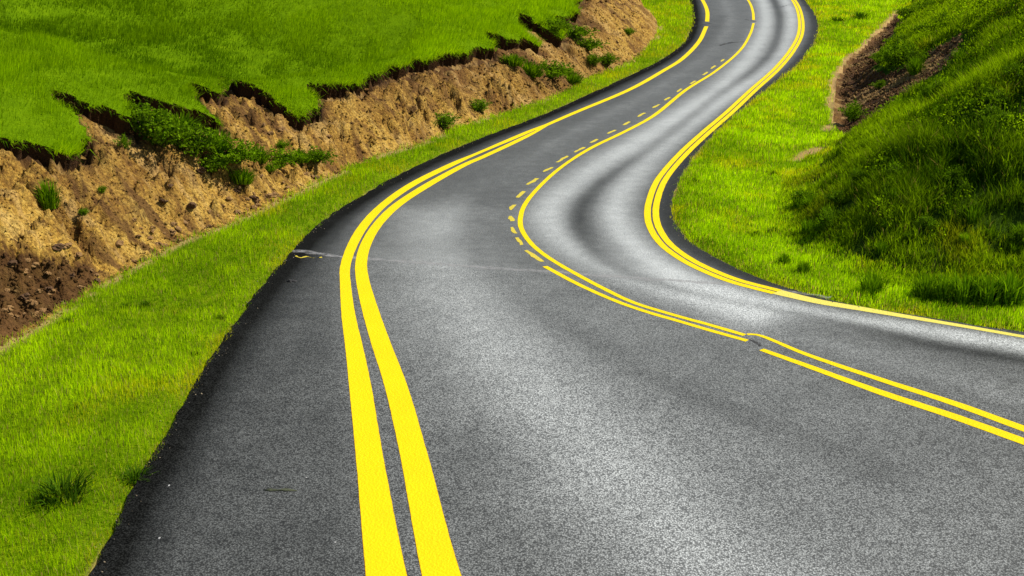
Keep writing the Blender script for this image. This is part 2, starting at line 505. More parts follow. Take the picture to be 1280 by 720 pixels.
zsoil_under = np.where(turf, zb-.36+.06*clod, zs)
lip_shade = np.exp(-(lipdist/(.10+.10*rng.random(len(Q))))**2)  # dark band below the turf lip: the overhang's shade painted into the soil
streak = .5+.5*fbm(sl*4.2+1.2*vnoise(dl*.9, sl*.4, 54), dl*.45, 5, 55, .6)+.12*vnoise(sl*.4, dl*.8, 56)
lip_shade = np.clip(lip_shade*1.2, 0, 1)
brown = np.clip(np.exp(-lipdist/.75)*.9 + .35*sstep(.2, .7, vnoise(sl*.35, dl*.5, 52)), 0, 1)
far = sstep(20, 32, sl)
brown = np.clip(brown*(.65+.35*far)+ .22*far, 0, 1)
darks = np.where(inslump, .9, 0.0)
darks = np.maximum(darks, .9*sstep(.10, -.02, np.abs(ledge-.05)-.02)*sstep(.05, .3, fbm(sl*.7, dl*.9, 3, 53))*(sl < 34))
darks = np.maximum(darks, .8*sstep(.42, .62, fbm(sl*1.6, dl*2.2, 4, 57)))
bank = structure(gridmesh('bank', soil_f, zsoil_under, M_SOIL, {'lip_shade': lip_shade, 'dark': darks, 'brown': brown, 'streak': streak}))

bare = np.zeros(len(Q))
bare_v = np.clip(1.1-np.abs(dl+.05)/.20, 0, 1)*sstep(-.05, .35, vnoise(sl*.45, sl*0, 61)+.5*vnoise(gx*3, gy*3, 65))*.9
bare_v = np.maximum(bare_v, sstep(.34, .10, pathd+.22*fbm(gx*2.2, gy*2.2, 3, 63)))
bare_v = np.maximum(bare_v, sstep(.45, .1, dirtd+.15*vnoise(gx*2, gy*2, 64)))
bare_v = np.maximum(bare_v, .9*np.clip(1-dE/.10, 0, 1)*sstep(0, .5, vnoise(gx*.8, gy*.8, 62)))
structure(gridmesh('ground', verge_f, np.where(Lm, zs, zright), M_VERGE, {'bare': bare_v}))
hill = structure(gridmesh('hill', turf_f, zturf, M_TURF, {'bare': bare}))
structure(gridmesh('hillside', hill_f, zright, M_HILL, {'bare': np.maximum(bare_v, 0)}))
structure(gridmesh('bare_slope', scar_f, zright, M_SOIL,
    {'lip_shade': np.zeros(len(Q)), 'dark': np.clip(.95-np.exp(-(pathd/.28)**2)*.9, 0, 1), 'brown': np.ones(len(Q)), 'streak': streak}))

# far ground under everything out to the horizon
b = 4000.0
o = mesh_from('far_ground', [(-b, -b, -1.2), (b, -b, -1.2), (b, b, -1.2), (-b, b, -1.2)], [0, 1, 2, 3], [4], M_VERGE)
structure(o)

# undercut edge of the turf, overhanging the bare bank and coloured dark like the shade beneath
q = quads[turf_f]
e = np.concatenate([q[:, [0, 1]], q[:, [1, 2]], q[:, [2, 3]], q[:, [3, 0]]])
key = np.sort(e, 1); kk = key[:, 0]*np.int64(NA*NR)+key[:, 1]
u, fi, cnt = np.unique(kk, return_index=True, return_counts=True)
be = e[fi[cnt == 1]]
be = be[(lipdist[be[:, 0]] < 1.0) & (dl[be[:, 0]] < 9)]
un, inv = np.unique(be, return_inverse=True); inv = inv.reshape(be.shape)
top = np.c_[gx[un], gy[un], zturf[un]]
# smooth the stair-stepped rim and push it back under the sward
inset = rng.uniform(.05, .16, len(un))
low = np.c_[gx[un]+nl[un, 0]*inset, gy[un]+nl[un, 1]*inset, zturf[un]-.20-rng.uniform(.0, .08, len(un))]
inset2 = rng.uniform(.10, .25, len(un))
low2 = np.c_[gx[un]+nl[un, 0]*inset2, gy[un]+nl[un, 1]*inset2, zturf[un]-.62]
V = np.vstack([top, low, low2]); nn = len(un)
fa = np.concatenate([np.stack([inv[:, 1], inv[:, 0], inv[:, 0]+nn, inv[:, 1]+nn], 1), np.stack([inv[:, 1]+nn, inv[:, 0]+nn, inv[:, 0]+2*nn, inv[:, 1]+2*nn], 1)])
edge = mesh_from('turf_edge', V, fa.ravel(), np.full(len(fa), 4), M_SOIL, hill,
    {'lip_shade': np.ones(len(V)), 'dark': np.ones(len(V)), 'brown': np.zeros(len(V)), 'streak': np.full(len(V), .5)})

# ------------------------------------------------------------------ road
NT, NU = 460, 110
def matched(Lp, Rp):
    # paired stations so that the rungs never cross: station anchors (photo pixels) on each side
    aL = [gp(846,-36), gp(866,32), gp(729,121), gp(532,202), gp(400,279), gp(309,384), gp(199,561), gp(115,720), (-7.2,-4)]
    aR = [gp(975,-40), gp(1022,39), gp(925,137), gp(851,221), gp(843,277), gp(925,337), gp(1146,394), gp(1400,433), (30,4)]
    def stations(P, A):
        s = np.r_[0, np.cumsum(np.linalg.norm(np.diff(P, axis=0), axis=1))]
        ks = [s[np.argmin(((P-np.array(a))**2).sum(1))] for a in A]
        return s, np.r_[0, ks, s[-1]]
    sL, kL = stations(Lp, aL); sR, kR = stations(Rp, aR)
    t = np.linspace(0, 1, NT)*(len(kL)-1)
    uL = np.interp(t, np.arange(len(kL)), kL); uR = np.interp(t, np.arange(len(kR)), kR)
    return (np.c_[np.interp(uL, sL, Lp[:, 0]), np.interp(uL, sL, Lp[:, 1])], np.c_[np.interp(uR, sR, Rp[:, 0]), np.interp(uR, sR, Rp[:, 1])])
Lp = RL.copy(); Rp = RR.copy()
# slightly ragged broken pavement edge
Lp += (.05*vnoise(np.arange(len(Lp))*1.3, np.zeros(len(Lp)), 71)+.03*vnoise(np.arange(len(Lp))*.31, np.zeros(len(Lp)), 72))[:, None]*np.array([1, .3])
Rp += (.03*vnoise(np.arange(len(Rp))*.9, np.zeros(len(Rp)), 73))[:, None]*np.array([1, .3])
Ls, Rs = matched(Lp, Rp)
uu = np.linspace(0, 1, NU)
RP = Ls[:, None, :]*(1-uu[None, :, None]) + Rs[:, None, :]*uu[None, :, None]
rp = RP.reshape(-1, 2)
rid = np.arange(NT*NU).reshape(NT, NU)
rq = np.stack([rid[:-1, :-1], rid[1:, :-1], rid[1:, 1:], rid[:-1, 1:]], -1).reshape(-1, 4)
def stroke(pts, sig, amp):
    P = catmull(gpl(pts), .4)
    d = np.abs(sdist(rp, P)[0])
    return amp*np.exp(-(d/sig)**2)
wear_sheen = np.full(len(rp), .50)
wear_sheen += stroke([(700,400),(860,520),(1060,660),(1250,800)], 3.2, .07)
wear_sheen += stroke([(540,270),(575,380),(620,440),(690,510),(800,620),(960,790)], 1.25, .24)  # pale sheen down the near lane, painted into the road tone
wear_sheen += stroke([(880,-60),(935,-30),(953,0),(958,28),(945,60),(905,105),(830,155),(742,212),(692,255),(692,285),(740,322),(830,360),(940,393)], .65, .40)
wear_sheen += stroke([(890,-75),(955,-35),(980,0),(988,28),(966,80),(885,140),(805,205),(768,255),(786,302),(852,346),(950,376),(1100,403),(1280,432),(1400,455)], .6, .47)
wear_sheen += stroke([(885,-68),(945,-33),(967,0),(974,28),(960,70),(890,125),(820,180),(745,235),(722,275),(750,322),(830,357),(960,385),(1076,409),(1182,434),(1280,450),(1400,475)], .26, -.20)
wear_sheen += stroke([(895,-72),(951,-34),(972,0),(980,28),(964,75),(893,130),(826,186),(753,240),(734,275),(758,316),(835,352),(960,379),(1076,404),(1182,429),(1280,446),(1400,470)], .60, -.14)
wear_sheen += stroke([(900,400),(1040,432),(1180,470),(1280,497)], .5, .08)
wear_sheen += stroke([(900,366),(1000,392),(1100,402),(1280,431),(1400,452)], .5, .08)
wear_sheen += stroke([(905,0),(912,25),(890,60),(820,110),(700,172),(600,235),(550,290)], .5, .08)
wear_sheen += stroke([(905,20),(870,70),(770,125),(650,195),(590,260),(600,330),(690,400),(880,500),(1100,590)], .45, -.06)
rdL = np.abs(sdist(rp, RL[::2])[0]); rdR = np.abs(sdist(rp, RR[::2])[0])
ys = rp[:, 1]
yl = catmull(gpl([(884,-10),(880,26),(874,53),(850,76),(787,112),(716,142),(646,172),(541,221),(498,244),(469,270),(445,309),(438,350),(446,410),(460,480),(480,600),(510,720),(540,840)]), .4)
sdl = sdist(rp, yl)[0]
inleft = sdl < 0
sdabs = np.abs(sdl)
wear_sheen -= .11*sstep(.1, .8, np.where(inleft, sdabs, 0))
wear_sheen -= .48*np.exp(-(rdL/.52)**2) + .07*np.exp(-(rdL/1.6)**2)
wear_sheen -= .32*np.exp(-(rdR/.55)**2)*sstep(13, 19, rp[:, 1])
seam_px = [(366,313),(440,322),(520,328),(600,334),(680,339),(760,345),(850,351),(940,358),(1040,372)]
sm = catmull(gpl(seam_px), .3)
sds = sdist(rp, np.vstack([sm[:1]-[30, 0], sm, sm[-1:]+[30, 3]]))[0]
coarse = .45*sstep(.5, -.5, sds)+.55*sstep(1, -9, sds)
wear_sheen -= .02*sstep(0, 1, sds)
wear_sheen = np.clip(wear_sheen, 0, 1)
road = structure(mesh_from('road', np.c_[rp, np.zeros(len(rp))], rq.ravel(), np.full(len(rq), 4), M_ASPH, None, {'wear_sheen': wear_sheen, 'coarse': coarse}))
# pavement thickness along both edges
for P in (Lp, Rp):
    n_ = len(P)
    V = np.vstack([np.c_[P, np.zeros(n_)], np.c_[P, np.full(n_, -.16)]])
    k = np.arange(n_-1)
    fa = np.stack([k, k+1, k+1+n_, k+n_], 1)
    mesh_from('pavement_edge', V, fa.ravel(), np.full(len(fa), 4), M_CRACK, road)

def ribbon(name, Lpx, Rpx, mat, z=.004, sub=.15, rough=.0015):
    A = catmull(gpl(Lpx), sub); B = catmull(gpl(Rpx), sub)
    n_ = max(len(A), len(B), 12)
    A = resample(A, n_); B = resample(B, n_)
    A = A + rng.normal(0, rough, (n_, 2)); B = B + rng.normal(0, rough, (n_, 2))
    us = [0, .04, .5, .96, 1]
    V = np.vstack([np.c_[A*(1-u)+B*u, np.full(n_, z)] for u in us])
    ed = np.concatenate([np.full(n_, 1.0 if u in (0, 1) else (.5 if u != .5 else 0)) for u in us])
    k = np.arange(n_-1)
    fa = np.concatenate([np.stack([k+i*n_, k+1+i*n_, k+1+(i+1)*n_, k+(i+1)*n_], 1) for i in range(len(us)-1)])
    o = mesh_from(name, V, fa.ravel(), np.full(len(fa), 4), mat, road, {'edge': ed})
    # face up
    me = o.data
    if me.polygons[0].normal.z < 0: me.flip_normals()
    return o

def cline(name, pts, w, mat, z=.004, off=0.0, **k):
    """ribbon from a centre line in photo pixels, world width w (number or list), sideways offset"""
    C = catmull(gpl(pts), .15)
    T = np.gradient(C, axis=0); T /= np.linalg.norm(T, axis=1)[:, None]
    Nn = np.c_[-T[:, 1], T[:, 0]]
    if not isinstance(w, (int, float)):
        f = np.linspace(0, 1, len(w)); w = np.interp(np.linspace(0, 1, len(C)), f, w)[:, None]
    A = C+Nn*(off+w/2); B = C+Nn*(off-w/2)
    n_ = len(A)
    r_ = k.get('rough', .002)
    A = A+rng.normal(0, r_, (n_, 2)); B = B+rng.normal(0, r_, (n_, 2))
    us = [0, .08, .5, .92, 1]
    V = np.vstack([np.c_[A*(1-u)+B*u, np.full(n_, z)] for u in us])
    ed = np.concatenate([np.full(n_, 1.0 if u in (0, 1) else (.5 if u != .5 else 0)) for u in us])
    kk_ = np.arange(n_-1)
    fa = np.concatenate([np.stack([kk_+i*n_, kk_+1+i*n_, kk_+1+(i+1)*n_, kk_+(i+1)*n_], 1) for i in range(len(us)-1)])
    o = mesh_from(name, V, fa.ravel(), np.full(len(fa), 4), mat, road, {'edge': ed})
    if o.data.polygons[0].normal.z < 0: o.data.flip_normals()
    return o

# left edge: far single line that splits into a double line
cline('edge_line', [(800,-70),(850,-36),(878,0),(884,14),(884,27)], .26, M_YEL)
cline('edge_line', [(883,33),(873,53),(851,75),(830,88),(787,112),(716,142),(668,163)], [.24,.24,.24,.24,.24,.2], M_YEL, .0055)
ribbon('edge_line', [(689,152.6),(657,164.5),(590,193),(565,203),(510,230),(471,258),(447,284),(433,309),(425,334),(425,358),(427,397),(431,430),(436,481),(445,575),(457,720),(470,850)],
                    [(690,153),(659,167.3),(592,195.5),(572,205),(521,231),(483,258),(460,284),(446,309),(438,334),(439,358),(445,397),(453,430),(464,481),(480,575),(509,720),(542,850)], M_YEL)
ribbon('edge_line', [(690,153.2),(659.5,168),(597,197),(580,204),(529,231),(488,258),(463,284),(449,309),(444,330),(445,351),(452,386),(464,430),(480,481),(499,565),(527,720),(556,850)],
                    [(691,153.6),(662,170.6),(602,199),(588,205),(540,232),(501,258),(476,284),(463,309),(459,330),(462,351),(473,386),(489,430),(509,481),(534,565),(577,720),(628,850)], M_YEL)
# centre: one unbroken line all the way, a second one joining it near the camera
ctr = [(860,-62),(905,-32),(935,0),(941,14),(942,25),(938,42),(925,63),(893,90),(858,112),(815,146),(780,165),(737,186),(699,211),(669,239),(656,256),(651,270),(651,283),(658,297),(672,312),(695,328),(723,344),(759,363),(794,379),(850,396),(883,405),(931,419)]
cline('centre_line', ctr[:5], .17, M_YEL)
cline('centre_line', [(942,29)]+ctr[5:], [.15]*8+[.17]*5+[.13]*6, M_YEL)
cline('centre_line', [(934,418),(946,418.5),(1008,443),(1102,475),(1196,505.5),(1280,536),(1380,571),(1600,645),(1850,725)], [.09,.16,.21,.23,.24,.24], M_YEL)
cline('centre_line', [(681,333),(723,355.5),(769,376),(804,388.5),(850,402),(891,414),(934,426)], .13, M_YEL)
cline('centre_line', [(952,437),(1008,457),(1102,491),(1196,522),(1280,552),(1380,589),(1600,667),(1850,752)], [.14,.22,.25,.26,.265], M_YEL)
dashes = [((658,313),(678,327)),((645.5,297),(653,306)),((639.5,284),(645,292)),((637.5,270),(640.5,276.5)),((637.5,262.5),(643,256)),((647,247),(655,239)),((659,231),(672,223)),((679,215),(690,209)),
  ((696,203),(710,195)),((718,190.5),(731,184)),((738,178.5),(747,174)),((760,167),(769,162.5)),((779,156.5),(787,152)),((797,146),(806,141)),((816,135),(824,130.5)),
  ((831,125.5),(837,121.5)),((846,115),(852,111)),((863,105),(869,101)),((879,94),(884,90)),((889,86),(894,82)),((901,77),(905,74))]
for k, (a, b_) in enumerate(dashes):
    mid = ((a[0]+b_[0])/2, (a[1]+b_[1])/2)
    cline('dash', [a, mid, b_], [.07, .135, .09] if k else [.09, .13, .10], M_OLD, rough=.012)
# right edge: double line that merges into a faded single one
rt = [(905,-66),(965,-30),(992,0),(1000,18),(1000.5,42),(990,63),(971,86),(942,112),(911,141),(883,165),(858,188),(837,211),(825,228),(817,249),(814.5,267),(818,284),(831,304),(851,320),(876,334),(918,351),(971,365)]
cline('edge_line', rt, .175, M_YEL, off=.108)
cline('edge_line', rt, .175, M_YEL, off=-.108)
cline('edge_line', [(971,365),(1023,377),(1076,386),(1146,398),(1217,410),(1280,421),(1400,441)], [.34,.26,.18,.15,.14], M_PALE)
# construction joint, cracks and a scribble of survey paint
cline('joint', seam_px, [.2,.2,.2,.24,.22,.16], M_JOINT, .0022, rough=.03)
cline('crack', [(866,33),(884,30),(889,29)], .14, M_TAR, .0026, rough=.05)
cline('crack', [(900,57),(917,53),(935,52)], [.1,.3,.1], M_TAR, .0026, rough=.08)
cline('crack', [(975,9),(990,6),(1010,7)], .14, M_TAR, .0026, rough=.05)
cline('crack', [(931,24),(944,27)], .16, M_TAR, .0062, rough=.05)
cline('crack', [(934,424),(944,428),(952,433)], [.08,.10,.06], M_TAR, .0026, rough=.02)
cline('survey_mark', [(370,320),(377,322),(384,320.5),(392,323),(401,322)], .05, M_OLD, .004, rough=.02)

# ------------------------------------------------------------------ grass
def blades(name, P, h, w, lean, dirv, col, mat, five=True, droop=.5):
    n_ = len(P)
    a = rng.uniform(0, 2*math.pi, n_)
    wx, wy = np.cos(a)*w/2, np.sin(a)*w/2
    lx, ly = dirv[:, 0]*lean*h, dirv[:, 1]*lean*h
    up = h*np.sqrt(np.clip(1-lean**2*.6, .05, 1))
    b0 = P+np.c_[-wx, -wy, np.full(n_, -.02)]; b1 = P+np.c_[wx, wy, np.full(n_, -.02)]
    tip = P+np.c_[lx, ly, up]
    if five:
        m = P+np.c_[lx*.35, ly*.35, up*.62]
        m0 = m+np.c_[-wx*.75, -wy*.75, 0*wx]; m1 = m+np.c_[wx*.75, wy*.75, 0*wx]
        V = np.stack([b0, b1, m1, m0, tip], 1).reshape(-1, 3)
        k = np.arange(n_)*5
        fl = np.stack([k, k+1, k+2, k+3, k+3, k+2, k+4], 1).ravel(); sz = np.tile([4, 3], n_)
        C = np.repeat(col, 5, 0)
    else:
        V = np.stack([b0, b1, tip], 1).reshape(-1, 3)
        k = np.arange(n_)*3
        fl = np.stack([k, k+1, k+2], 1).ravel(); sz = np.full(n_, 3)
        C = np.repeat(col, 3, 0)
    return mesh_from(name, V, fl, sz, mat, None, {'col': C})

def scatter(n, a0, a1, r0, r1):
    a = rng.uniform(R(a0), R(a1), n); r = np.exp(rng.uniform(math.log(r0), math.log(r1), n))
    i = np.clip(np.rint(np.interp(a, az, np.arange(NA))).astype(int), 0, NA-1)
    j = np.clip(np.rint(np.interp(np.log(r), np.log(rr), np.arange(NR))).astype(int), 0, NR-1)
    return a, r, vid[i, j]

def lerp(a, b, t): return np.asarray(a)[None]*(1-t[:, None])+np.asarray(b)[None]*t[:, None]
def rdirs(n):
    t = rng.uniform(0, 2*math.pi, n); return np.c_[np.cos(t), np.sin(t)]

# verge grass (both sides of the road)
def verge_grass(side):
    n0 = 900000 if side == 'l' else 1000000
    a, r, v = scatter(n0, -33 if side == 'l' else -2, 17 if side == 'l' else 31, 11, 120)
    x = r*np.sin(a); y = r*np.cos(a)
    ok = (sampleZ(SE, a, r) > -.05+.06*vnoise(x*2.5, y*2.5, 85)) & (~Lm[v] | (dl[v] < .12)) & (~Rm[v] | (dr[v] < .8)) & ~inscar[v]
    ok &= (dRL[v] < dRR[v]) if side == 'l' else (dRR[v] <= dRL[v])
    ok &= ((dl[v] > -14) & (GY.ravel()[v] > 8)) if side == 'l' else (dr[v] > -14)
    thin = np.clip(bare_v[v], 0, 1)
    ok &= rng.random(n0) > thin*.93
    ed = np.exp(-dE[v]/.25)
    x, y, v, ed = x[ok], y[ok], v[ok], ed[ok]
    n_ = len(x); z = sampleZ(ZF, a[ok], r[ok])
    pat = fbm(x*.45, y*.45, 3, 81); pat2 = fbm(x*1.6, y*1.6, 3, 82)
    h = (.075+.05*sstep(-.3, .5, pat2))*rng.uniform(.6, 1.5, n_)*(1-.3*ed)*(1+.012*(r[ok]-14))
    w = np.clip(.0075*(r[ok]/15)**.8, .006, .035)*rng.uniform(.7, 1.3, n_)
    t = np.clip(.5+.6*pat+.45*pat2+rng.normal(0, .22, n_), 0, 1)
    c = lerp((.15, .29, .002), (.47, .68, .003), t)
    yel = np.clip(sstep(.16, .55, fbm(x*.6+9, y*.6, 3, 83)+.45*ed+rng.normal(0, .18, n_)), 0, 1)
    c = c*(1-yel[:, None]*.75)+np.array([.58, .52, .008])*yel[:, None]*.75
    dry = rng.random(n_) < (.06+.16*ed)
    c[dry] = lerp((.30, .21, .05), (.42, .34, .10), rng.random(dry.sum()))
    c *= rng.uniform(.8, 1.25, n_)[:, None]*(1.0 if side == 'l' else 1.15)
    o = blades('verge_grass', np.c_[x, y, z], h, w, rng.uniform(.1, .75, n_), rdirs(n_)*.8+np.array([.25, -.2]), c, M_GRASS, True)
    o['kind'] = 'stuff'
    return n_
n1 = verge_grass('l'); n2 = verge_grass('r')

# close turf on the left hill
def hill_grass():
    n0 = 2000000
    a, r, v = scatter(n0, -33, 8, 20, 120)
    ok = turf[v] & (dl[v] < 55)
    a, r, v = a[ok], r[ok], v[ok]
    x = r*np.sin(a); y = r*np.cos(a)
    # growth in wavy drifts along the slope
    drift = fbm(sl[v]*.55, dl[v]*1.5+.6*vnoise(sl[v]*.4, dl[v]*.4, 91), 3, 92)
    keep = rng.random(len(a)) < np.clip(.55+.9*drift, .12, 1)
    a, r, v, x, y, drift = a[keep], r[keep], v[keep], x[keep], y[keep], drift[keep]
    n_ = len(x); z = sampleZ(ZT, a, r)
    h = (.12+.10*sstep(-.3, .5, drift))*rng.uniform(.6, 1.35, n_)*(1+.006*(r-25))
    w = np.clip(.013*(r/28), .012, .05)*rng.uniform(.7, 1.3, n_)
    big = fbm(x*.12, y*.12, 3, 93); mid = fbm(x*.5, y*.5, 3, 94)
    t = np.clip(.58+.4*big+.15*mid+.45*drift-.38*hollow[v]-.22*sstep(5, 12, dl[v]+2.5*vnoise(x*.15, y*.15, 95))+rng.normal(0, .16, n_), 0, 1)  # slope shade painted into the blade colour, in the hollow and higher up
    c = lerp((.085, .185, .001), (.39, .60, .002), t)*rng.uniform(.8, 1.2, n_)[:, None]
    rim = lipdist[v] < .22
    dv = rdirs(n_)*.5-nl[v]*.75
    lean = rng.uniform(.2, .8, n_)
    lean[rim] = rng.uniform(.7, 1.1, rim.sum())
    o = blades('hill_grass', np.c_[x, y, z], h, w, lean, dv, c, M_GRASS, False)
    o['kind'] = 'stuff'
    return n_
n3 = hill_grass()
k_ = 5*len(un)
ix = np.repeat(un, 5)
P = np.c_[gx[ix]+rng.normal(0, .05, k_)+nl[ix, 0]*rng.uniform(-.02, .2, k_), gy[ix]+rng.normal(0, .05, k_)+nl[ix, 1]*rng.uniform(.0, .2, k_), zturf[ix]+rng.uniform(-.10, .05, k_)]
hh = rng.uniform(.10, .24, k_)*np.where(rng.random(k_) < .12, 1.5, 1)
dv = -nl[ix]*rng.uniform(.5, 1.1, k_)[:, None]+rdirs(k_)*.45
c = lerp((.045, .120, .001), (.24, .42, .003), rng.random(k_)**1.4)
dr_ = rng.random(k_) < .12; c[dr_] = (.22, .15, .05)
fr = blades('hanging_grass', P, hh, np.full(k_, .022)*rng.uniform(.7, 1.5, k_), np.full(k_, 1.0), dv, c, M_GRASS, True)
co_ = np.empty(len(fr.data.vertices)*3, np.float32); fr.data.vertices.foreach_get('co', co_); co_ = co_.reshape(-1, 5, 3)
co_[:, 4, 2] = P[:, 2]-hh*rng.uniform(-.1, .9, k_)          # tips hang down over the edge
co_[:, 2:4, 2] -= (hh*.35)[:, None]
fr.data.vertices.foreach_set('co', co_.ravel()); fr.data.update(); fr['kind'] = 'stuff'

# rank tall grass and weeds on the right hillside
def tall_grass():
    n0 = 1500000
    a, r, v = scatter(n0, 5, 33, 20, 110)
    ok = Rm[v] & ~inscar[v] & (scard[v] > .22) & (dr[v] < 45) & (dr[v] > .1) & (rng.random(n0) > bare_v[v])
    a, r, v = a[ok], r[ok], v[ok]
    x = r*np.sin(a); y = r*np.cos(a)
    cl = fbm(x*.9, y*.9, 3, 101); cl2 = fbm(x*.28, y*.28, 3, 102)
    keep = rng.random(len(a)) < np.clip(.38+1.4*cl, .04, 1)
    a, r, v, x, y, cl, cl2 = [q_[keep] for q_ in (a, r, v, x, y, cl, cl2)]
    n_ = len(x); z = sampleZ(ZF, a, r)
    grow = sstep(0, 3.4, dr[v])
    farf = sstep(30, 60, r)
    nearscar = .35+.65*sstep(.2, 1.4, scard[v])
    h = nearscar*(.12+(.16+.28*sstep(-.3, .5, cl))*grow*(1-.35*farf))*rng.uniform(.5, 1.4, n_)
    w = np.clip(.016*(r/26), .014, .05)*rng.uniform(.6, 1.4, n_)
    t = np.clip(.26+.6*cl2+.5*cl+rng.normal(0, .2, n_), 0, 1)
    crest = sstep(6, 12, dr[v])*.7 + (1-grow)*.6
    t = np.clip(t+crest*.5, 0, 1)
    c = lerp((.044, .105, .001), (.33, .50, .004), t)
    yel = np.clip(sstep(.15, .6, fbm(x*.5+3, y*.5, 3, 103)+.5*crest-.2+rng.normal(0, .15, n_)), 0, 1)*.7
    c = c*(1-yel[:, None])+np.array([.34, .35, .008])*yel[:, None]
    dry = rng.random(n_) < .025
    c[dry] = lerp((.20, .16, .05), (.34, .27, .09), rng.random(dry.sum()))
    c *= rng.uniform(.7, 1.25, n_)[:, None]
    o = blades('tall_grass', np.c_[x, y, z], h, w, rng.uniform(.1, .8, n_), rdirs(n_), c, M_GRASS, True)
    o['kind'] = 'stuff'
    return n_
n4 = tall_grass()

def leafy_cover():
    n0 = 700000
    a, r, v = scatter(n0, 5, 33, 20, 110)
    x = r*np.sin(a); y = r*np.cos(a)
    cl = fbm(x*1.1+20, y*1.1, 3, 111)
    ok = Rm[v] & ~inscar[v] & (scard[v] > .15) & (dr[v] < 45) & (dr[v] > 1.6) & (rng.random(n0) < np.clip(.25+1.5*cl, .0, 1))
    a, r, v, x, y, cl = [q_[ok] for q_ in (a, r, v, x, y, cl)]
    n_ = len(x); z = sampleZ(ZF, a, r)+rng.uniform(.05, .95, n_)**1.0*(.25+.55*np.clip(cl+.2, 0, 1))
    L_ = np.clip(.055*(r/26)**.6, .05, .12)*rng.uniform(.6, 1.5, n_)
    d = rng.normal(0, 1, (n_, 3))+np.array([0, 0, .5]); d /= np.linalg.norm(d, axis=1)[:, None]
    sd_ = np.cross(d, rng.normal(0, 1, (n_, 3))); sd_ /= np.linalg.norm(sd_, axis=1)[:, None]
    P = np.c_[x, y, z]
    V = np.stack([P, P+d*(L_*.5)[:, None]+sd_*(L_*.3)[:, None], P+d*L_[:, None], P+d*(L_*.5)[:, None]-sd_*(L_*.3)[:, None]], 1).reshape(-1, 3)
    t = np.clip(.4+.7*fbm(x*.35, y*.35, 3, 113)+.4*cl+rng.normal(0, .2, n_), 0, 1)
    c = lerp((.044, .110, .001), (.33, .52, .004), t)*rng.uniform(.7, 1.25, n_)[:, None]
    o = mesh_from('leafy_weeds', V, np.arange(n_*4), np.full(n_, 4), M_WEED, None, {'col': np.repeat(c, 4, 0)})
    o['kind'] = 'stuff'
    return n_
print('leaves', leafy_cover())
print('blades', n1, n2, n3, n4)

